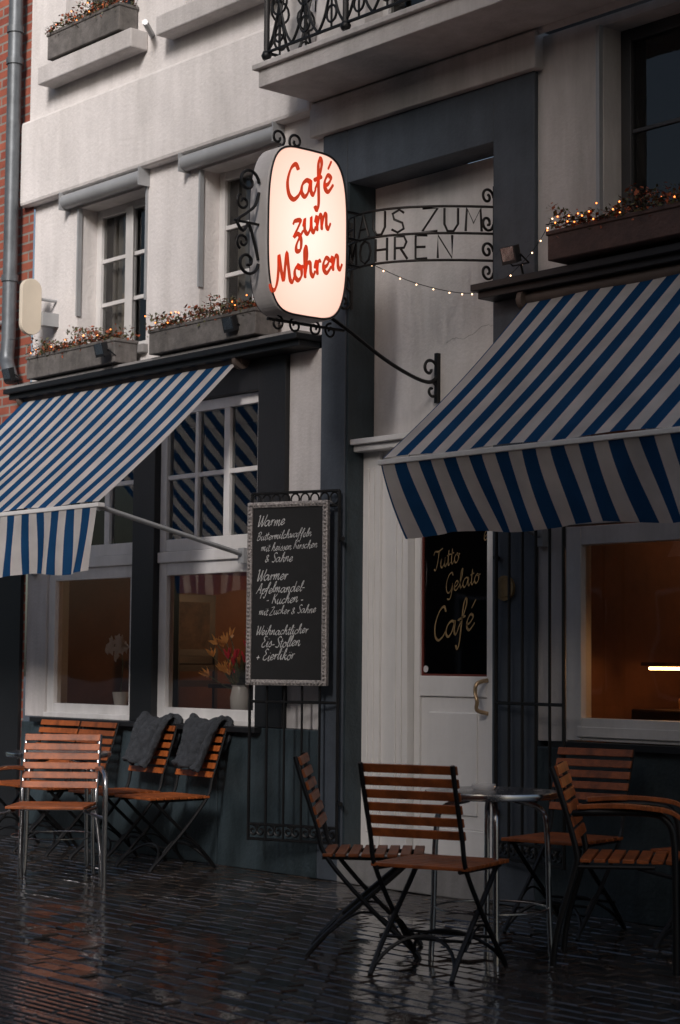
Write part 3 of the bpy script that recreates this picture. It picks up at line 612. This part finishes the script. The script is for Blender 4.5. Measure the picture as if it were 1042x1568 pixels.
# ------------------------------------------------------------------ furniture
def folding_chair(x,y,face,w=.205):
    rz=math.atan2(face[1],face[0])-math.pi/2
    C_=empty("folding_chair",(x,y,0),rz);fr=Part();sl=Part()
    for sx in(-w,w):
        fr.tube(cat([(sx,-.325,.888),(sx,-.30,.80),(sx,-.225,.58),(sx,-.19,.46),(sx,-.06,.30),(sx,.12,.12),(sx,.22,.03),(sx,.24,.0)],5),.0115,6)
        fr.tube(cat([(sx*.88,.20,.435),(sx*.88,.12,.36),(sx*.88,-.02,.24),(sx*.88,-.18,.10),(sx*.88,-.27,.0)],5),.0115,6)
        fr.tube([(sx*.9,-.20,.44),(sx*.9,.225,.435)],.010,6)
        fr.tube(cat([(sx*.94,-.16,.11),(sx*.94,-.05,.19),(sx*.94,.05,.19),(sx*.94,.14,.11)],5),.006,5)
    for (yy,zz) in((.10,.14),(-.13,.145)): fr.tube([(-w,yy,zz),(w,yy,zz)],.007,6)
    for yy,k in((.235,1),(-.262,.88)):
        fr.tube([(math.cos(t)*w*k,yy-(.14*math.sin(t) if yy>0 else -.14*math.sin(t)),.005+.15*math.sin(t)) for t in[math.pi*i/14 for i in range(15)]],.009,6)
    for i in range(6):
        z=.867-i*.055;yy=-.322+(.888-z)*.31
        sl.obox((0,yy+.014,z),(w+.012,0,0),(0,.006,.001),(0,-.006,.0185))
    for i in range(8):
        yy=-.175+i*.058
        sl.obox((0,yy,.452),(w+.012,0,0),(0,.0225,0),(0,0,.008))
    fr.obj("iron_frame",IRON,C_,smooth=True);sl.obj("wooden_slats",WOOD,C_,bevel=.003)
def blanket(x,y,face,seed):
    rz=math.atan2(face[1],face[0])-math.pi/2;rn=random.Random(seed)
    Bk=empty("wool_blanket",(x,y,0),rz);nu=30;vs=[];fs=[];ph=rn.random()*9;sk=rn.uniform(-.04,.04)
    path=[(-.13,.635),(-.175,.70),(-.225,.82),(-.262,.90),(-.30,.935),(-.35,.91),(-.355,.82),(-.33,.72)]
    pc=cat([(a,b_,0) for a,b_ in path],5);m_=len(pc)
    for i in range(nu+1):
        t=i/nu
        for j in range(m_):
            s_=j/(m_-1);p_=pc[j];fr_=1-s_
            xx=(t-.5)*(.38+.10*fr_*math.sin(ph+2))+sk*fr_
            fo=.024*math.sin(t*9+ph+s_*4)+.014*math.sin(t*21+s_*9+ph*2)
            dz=.022*math.sin(t*5+ph)-(.06*math.sin(t*4+ph)+.03*t)*max(0,fr_-.6)*2
            vs.append((xx,p_.x+fo*(.4+fr_)+.016*fr_,p_.y+dz))
    for i in range(nu):
        for j in range(m_-1): a_=i*m_+j;fs.append((a_,a_+1,a_+m_+1,a_+m_))
    me=bpy.data.meshes.new("folded_wool");me.from_pydata(vs,[],fs);me.materials.append(WOOL)
    for p_ in me.polygons:p_.use_smooth=True
    o=bpy.data.objects.new("folded_wool",me);COL.objects.link(o);o.parent=Bk
    sm=o.modifiers.new("s","SOLIDIFY");sm.thickness=.04;sm.offset=0;o.modifiers.new("ss","SUBSURF").levels=1
    tx=bpy.data.textures.new("wool_folds","CLOUDS");tx.noise_scale=.07;dm=o.modifiers.new("d","DISPLACE");dm.texture=tx;dm.strength=.035;dm.mid_level=.5
folding_chair(-5.95,-1.85,(-.36,.933),.214)
folding_chair(-6.52,-1.74,(.70,.71))
folding_chair(-6.42,-.52,(.21,-.98))
folding_chair(-5.55,-.40,(0,-1))
folding_chair(-11.62,-.42,(.1,-1));folding_chair(-11.16,-.42,(.0,-1))
for i,xx in enumerate((-10.50,-9.96)): folding_chair(xx,-.40,(-.05,-.99),.20);blanket(xx,-.40,(-.05,-.99),i+3)
def armchair(x,y,face,fm,A_=.355,rests=False):
    rz=math.atan2(face[1],face[0])-math.pi/2
    C_=empty("armchair",(x,y,0),rz);fr=Part();sl=Part();w=.225
    for s_ in(-1,1):
        fr.tube(cat([(s_*A_,.24,.0),(s_*A_,.24,.3),(s_*A_,.235,.56),(s_*(A_-.01),.20,.645),(s_*(A_-.04),.12,.67),(s_*.27,-.10,.67),(s_*w,-.20,.66)],6),.0155,10)
        fr.tube(cat([(s_*w,-.30,.86),(s_*w,-.26,.75),(s_*w,-.19,.50),(s_*w,-.20,.40),(s_*(w+.02),-.27,.15),(s_*(w+.02),-.29,.0)],6),.0145,10)
        fr.tube([(s_*w,-.19,.43),(s_*w,.15,.435)],.010,8);fr.tube([(s_*(w-.02),.08,.425),(s_*A_,.235,.40)],.009,8)
        if rests:
            pc=cat([(s_*(w+.02),-.18,.69),(s_*(A_-.02),-.02,.70),(s_*(A_),.12,.695),(s_*(A_),.22,.68),(s_*(A_),.27,.65)],6)
            for a_,b_ in zip(pc,pc[1:]):
                m_=(a_+b_)/2;d_=(b_-a_);sl.obox(m_,d_*.51,V((-d_.y,d_.x,0)).normalized()*.024,(0,0,.010))
    fr.tube([(-w,-.18,.42),(w,-.18,.42)],.010,8)
    for i in range(6):
        z=.845-i*.056;yy=-.296+(.86-z)*.29
        sl.obox((0,yy+.018,z),(w+.005,0,0),(0,.006,.001),(0,-.006,.020))
    for i in range(7):
        yy=-.15+i*.062;sl.obox((0,yy,.457),(w+.005,0,0),(0,.025,0),(0,0,.008))
    fr.obj("tube_frame",fm,C_,smooth=True);sl.obj("wooden_slats",WOOD,C_,bevel=.003)
armchair(-9.66,-1.44,(.72,-.69),ALU)
armchair(-5.62,-1.02,(.80,.60),IRON,.29,True)
def table(x,y,r,rz):
    T=empty("bistro_table",(x,y,0),rz);q=Part();q.lathe((0,0,.71),[(r-.01,0),(r,.004),(r+.004,.018),(r,.03),(r-.02,.032)],48);q.obj("top",STEEL,T,smooth=True)
    q=Part()
    for k in range(4):
        a_=math.pi/2*k;c_,s_=math.cos(a_),math.sin(a_)
        q.tube(cat([(c_*.10,s_*.10,.70),(c_*(r-.08),s_*(r-.08),.66),(c_*(r-.05),s_*(r-.05),.55),(c_*(r-.04),s_*(r-.04),.2),(c_*(r-.03),s_*(r-.03),0)],5),.013,8)
    q.tube([(math.cos(t)*(r-.045),math.sin(t)*(r-.045),.22) for t in[2*math.pi*k/30 for k in range(30)]],.005,6,closed=True)
    q.obj("legs",ALU,T,smooth=True);return T
table(-6.05,-1.42,.30,math.radians(49));table(-10.2,-1.06,.33,.3)
AT=empty("ashtray",(-6.10,-1.42,.742));q=Part();q.lathe((0,0,0),[(.045,0),(.055,.012),(.055,.025),(.045,.025),(.04,.01)],20);q.obj("dish",PORC,AT,smooth=True)
VA=empty("flower_vase",(-9.99,.22,.96));q=Part();q.lathe((0,0,0),[(.04,0),(.065,.03),(.07,.12),(.055,.19),(.065,.2)],20);q.obj("vase",PORC,VA,smooth=True)
st=Part();ye=Part();rd=Part()
for i in range(24):
    a_=random.uniform(0,6.28);h_=random.uniform(.24,.52);e=V((math.cos(a_)*random.uniform(.03,.30)-.05,math.sin(a_)*.06,h_));st.tube(cat([(0,0,.18),(e.x*.4,e.y*.4,h_*.7),e],4),.004,4)
    tgt=rd if (e.x>-.02 or i%5==0) else ye;ax=V((e.x*2,0,.35+random.random()*.3)).normalized()
    for k in range(6):
        d=(ax+V((random.gauss(0,.4),random.gauss(0,.4),random.gauss(0,.3)))).normalized();s2=d.cross(V((0,1,0.2))).normalized()*.014
        tgt.quad(e,e+d*.035+s2,e+d*.085,e+d*.035-s2)
for i in range(26):
    d=V((random.gauss(0,1),random.gauss(0,.5),random.uniform(.3,1.2))).normalized();s2=d.cross(V((0,0,1))).normalized()*.018;b0=V((0,0,.19));k_=random.uniform(.6,1.3);st.quad(b0,b0+d*.09*k_+s2,b0+d*.2*k_,b0+d*.09*k_-s2)
st.obj("stems",LEAF,VA);ye.obj("lilies",YEL,VA);rd.obj("red_blooms",REDF,VA)
OR=empty("orchid",(-11.45,.26,.96));q=Part();q.lathe((0,0,0),[(.04,0),(.06,.12),(.06,.13)],16);q.obj("pot",PORC,OR,smooth=True)
st=Part();wf=Part();sp=cat([(0,0,.12),(.02,0,.35),(-.05,0,.5),(-.12,0,.42)],6);st.tube(sp,.004,5)
for i in range(11):
    e=sp[-1-i] + V((random.gauss(0,.035),random.gauss(0,.02),random.gauss(0,.03)))
    for k in range(5):
        d=V((math.cos(k*1.256),random.gauss(0,.2),math.sin(k*1.256)));s2=V((-d.z,0,d.x))*.022;wf.quad(e,e+d*.024+s2,e+d*.05,e+d*.024-s2)
st.obj("stem",LEAF,OR);wf.obj("petals",WHITEF,OR)
def pend(x,y,z,e,cl):
    P_=empty("pendant_lamp",(x,y,z));q=Part();q.lathe((0,0,0),[(.12,0),(.10,.05),(.05,.11),(.015,.14)],20);q.obj("shade",BLACKP,P_,smooth=True);Part().tube([(0,0,.13),(0,0,cl)],.004,5).obj("cord",BLACKP,P_);Part().ball((0,0,-.0),.035,10).obj("bulb",WARM,P_)
    l=bpy.data.lights.new("pendant_light","POINT");l.energy=e;l.color=(1,.55,.28);l.shadow_soft_size=.06;o=bpy.data.objects.new("pendant_light",l);o.location=(0,0,-.08);COL.objects.link(o);o.parent=P_
pend(-10.9,2.2,1.80,15,.21);pend(-6.6,2.0,2.3,6,.9)
# ------------------------------------------------------------------ ground
def wet(name,c1,c2,bs=.5):
    m=bpy.data.materials.new(name);m.use_nodes=True;nt=m.node_tree;N=nt.nodes;L=nt.links;b=N["Principled BSDF"]
    tc=N.new("ShaderNodeTexCoord");g=N.new("ShaderNodeNewGeometry")
    n1=N.new("ShaderNodeTexNoise");n1.inputs["Scale"].default_value=6;n1.inputs["Detail"].default_value=6;L.new(tc.outputs["Object"],n1.inputs["Vector"])
    ad=N.new("ShaderNodeMath");ad.operation='ADD';mu=N.new("ShaderNodeMath");mu.operation='MULTIPLY';mu.inputs[1].default_value=.5
    L.new(g.outputs["Random Per Island"],mu.inputs[0]);L.new(mu.outputs[0],ad.inputs[0]);L.new(n1.outputs[0],ad.inputs[1])
    rp=N.new("ShaderNodeValToRGB");rp.color_ramp.elements[0].position=.4;rp.color_ramp.elements[1].position=1.0;rp.color_ramp.elements[0].color=(*c1,1);rp.color_ramp.elements[1].color=(*c2,1)
    L.new(ad.outputs[0],rp.inputs[0]);L.new(rp.outputs[0],b.inputs["Base Color"])
    n2=N.new("ShaderNodeTexNoise");n2.inputs["Scale"].default_value=1.1;n2.inputs["Detail"].default_value=6;n2.inputs["Roughness"].default_value=.65;L.new(tc.outputs["Object"],n2.inputs["Vector"])
    mr=N.new("ShaderNodeMapRange");mr.inputs[1].default_value=.38;mr.inputs[2].default_value=.62;mr.inputs[3].default_value=.025;mr.inputs[4].default_value=.15;L.new(n2.outputs[0],mr.inputs[0]);L.new(mr.outputs[0],b.inputs["Roughness"])
    n3=N.new("ShaderNodeTexNoise");n3.inputs["Scale"].default_value=18;n3.inputs["Detail"].default_value=3;L.new(tc.outputs["Object"],n3.inputs["Vector"])
    b2=N.new("ShaderNodeBump");b2.inputs["Strength"].default_value=bs;b2.inputs["Distance"].default_value=.008;L.new(n3.outputs[0],b2.inputs["Height"])
    L.new(b2.outputs[0],b.inputs["Normal"]);b.inputs["Specular IOR Level"].default_value=1.0
    return m
WET=wet("wet_brick_paving",(.014,.013,.012),(.055,.042,.035),.22);WETM=wet("wet_joint_sand",(.006,.006,.006),(.015,.014,.012),.6)
Part().quad((-150,-150,-.03),(150,-150,-.03),(150,150,-.03),(-150,150,-.03)).obj("ground",mk("asphalt",(.045,.045,.047),.5,var=.2))
PV=empty("brick_pavement")
Part().quad((-40,-14,-.008),(20,-14,-.008),(20,.25,-.008),(-40,.25,-.008)).obj("joint_bed",WETM,PV)
q=Part();rn=random.Random(3);bw,bh,gp_=.204,.104,.009
row=0;y=.16
while y>-6.2:
    if not(-4.12<y-bh/2<-3.32):
        x=-16+(row%2)*bw/2+rn.uniform(-.01,.01)
        while x<-2.6:
            dz=rn.gauss(0,.0018);tx,ty=rn.gauss(0,.018),rn.gauss(0,.022);ch=.006
            X0,X1,Y0,Y1=x+gp_/2+rn.uniform(0,.002),x+bw-gp_/2-rn.uniform(0,.002),y-bh+gp_/2,y-gp_/2;cx,cy=(X0+X1)/2,(Y0+Y1)/2;n=len(q.v)
            for (i,z_) in((0,-.012),(0,-ch),(ch,0)):
                for (px,py) in((X0+i,Y0+i),(X1-i,Y0+i),(X1-i,Y1-i),(X0+i,Y1-i)): q.v.append(V((px,py,z_+dz+(px-cx)*tx+(py-cy)*ty)))
            for l_ in(0,4):
                for k in range(4): q.f.append((n+l_+k,n+l_+(k+1)%4,n+l_+4+(k+1)%4,n+l_+4+k))
            q.f.append((n+8,n+9,n+10,n+11));x+=bw
    y-=bh;row+=1
q.obj("bricks",WET,PV)
TP=empty("tactile_paving");q=Part();x=-16
while x<-2.6:
    for k in range(2):
        yb=-4.10+k*.385;q.box(x+.003,x+.297,yb,yb+.38,-.02,-.002)
        for j in range(7): yy=yb+.03+j*.05;q.box(x+.012,x+.288,yy,yy+.022,-.002,.0035)
    x+=.30
q.obj("ribbed_slabs",wet("wet_ribbed_concrete",(.03,.03,.031),(.085,.082,.08),.3),TP,bevel=.002)
q=Part()
for i in range(60):
    c=V((random.uniform(-13,-4),random.uniform(-5,-.1),.004));a_=random.random()*6.28;d=V((math.cos(a_),math.sin(a_),random.uniform(0,.2)))*.02;e=V((-math.sin(a_),math.cos(a_),.1))*.011;q.quad(c-d,c+e,c+d,c-e)
q.obj("fallen_leaves",mk("damp_leaf",(.22,.12,.05),.5,var=.3,vscale=8))
# ------------------------------------------------------------------ street across
def house(name,x0,x1,y,h):
    Hh=empty(name);Part().box(x0,x1,y-6,y,0,h).obj("walls",OPP,Hh);q=Part();g=Part();x=x0+1
    while x<x1-1.5:
        z=.9
        while z<h-2: q.box(x-.08,x+1.18,y,y+.03,z-.08,z+1.68);g.box(x,x+1.1,y+.03,y+.04,z,z+1.6);z+=3
        x+=2.4
    q.obj("window_surrounds",STUC2,Hh);g.obj("panes",BLACKP,Hh)
house("opposite_house",-30,3.8,-16,8.2)
house("added_shade_house",3.9,24,-15,20)  # unseen tall block, added to keep sun off the right of the facade
# ------------------------------------------------------------------ world, sun, camera
sd=V((.52,-.72,.50)).normalized()
w=bpy.data.worlds.new("World");scn.world=w;w.use_nodes=True;N=w.node_tree.nodes;bg=N["Background"]
sk=N.new("ShaderNodeTexSky");sk.sky_type='NISHITA';sk.sun_disc=False;sk.sun_elevation=math.asin(sd.z);sk.sun_rotation=math.atan2(sd.x,sd.y);sk.air_density=1.0;sk.dust_density=4;sk.ozone_density=.6
w.node_tree.links.new(sk.outputs[0],bg.inputs[0]);bg.inputs[1].default_value=.085
l=bpy.data.lights.new("sun","SUN");l.energy=4.7;l.angle=math.radians(16);l.color=(1,.945,.93);o=bpy.data.objects.new("sun",l);o.rotation_euler=(-sd).to_track_quat('-Z','Y').to_euler();o.location=(0,0,20);COL.objects.link(o)
F=2900.0;th=math.radians(41);tau=math.atan((1018-784)/F);rho=math.radians(.5)
h=V((-math.cos(th),math.sin(th),0));r0=V((math.sin(th),math.cos(th),0));zz=V((0,0,1))
f=h*math.cos(tau)+zz*math.sin(tau);u0=-h*math.sin(tau)+zz*math.cos(tau)
rr=r0*math.cos(rho)+u0*math.sin(rho);up=u0*math.cos(rho)-r0*math.sin(rho)
cam=bpy.data.cameras.new("camera");cam.sensor_fit='VERTICAL';cam.sensor_height=36;cam.lens=36*F/1568;cam.clip_end=500;cam.clip_start=.05
cam.dof.use_dof=True;cam.dof.focus_distance=10.6;cam.dof.aperture_fstop=4
co=bpy.data.objects.new("camera",cam);M=Matrix((rr,up,-f)).transposed().to_4x4();M.translation=V((0,-7.6,1.30));co.matrix_world=M;COL.objects.link(co);scn.camera=co
scn.view_settings.view_transform='Standard';scn.view_settings.look='None';scn.view_settings.exposure=0
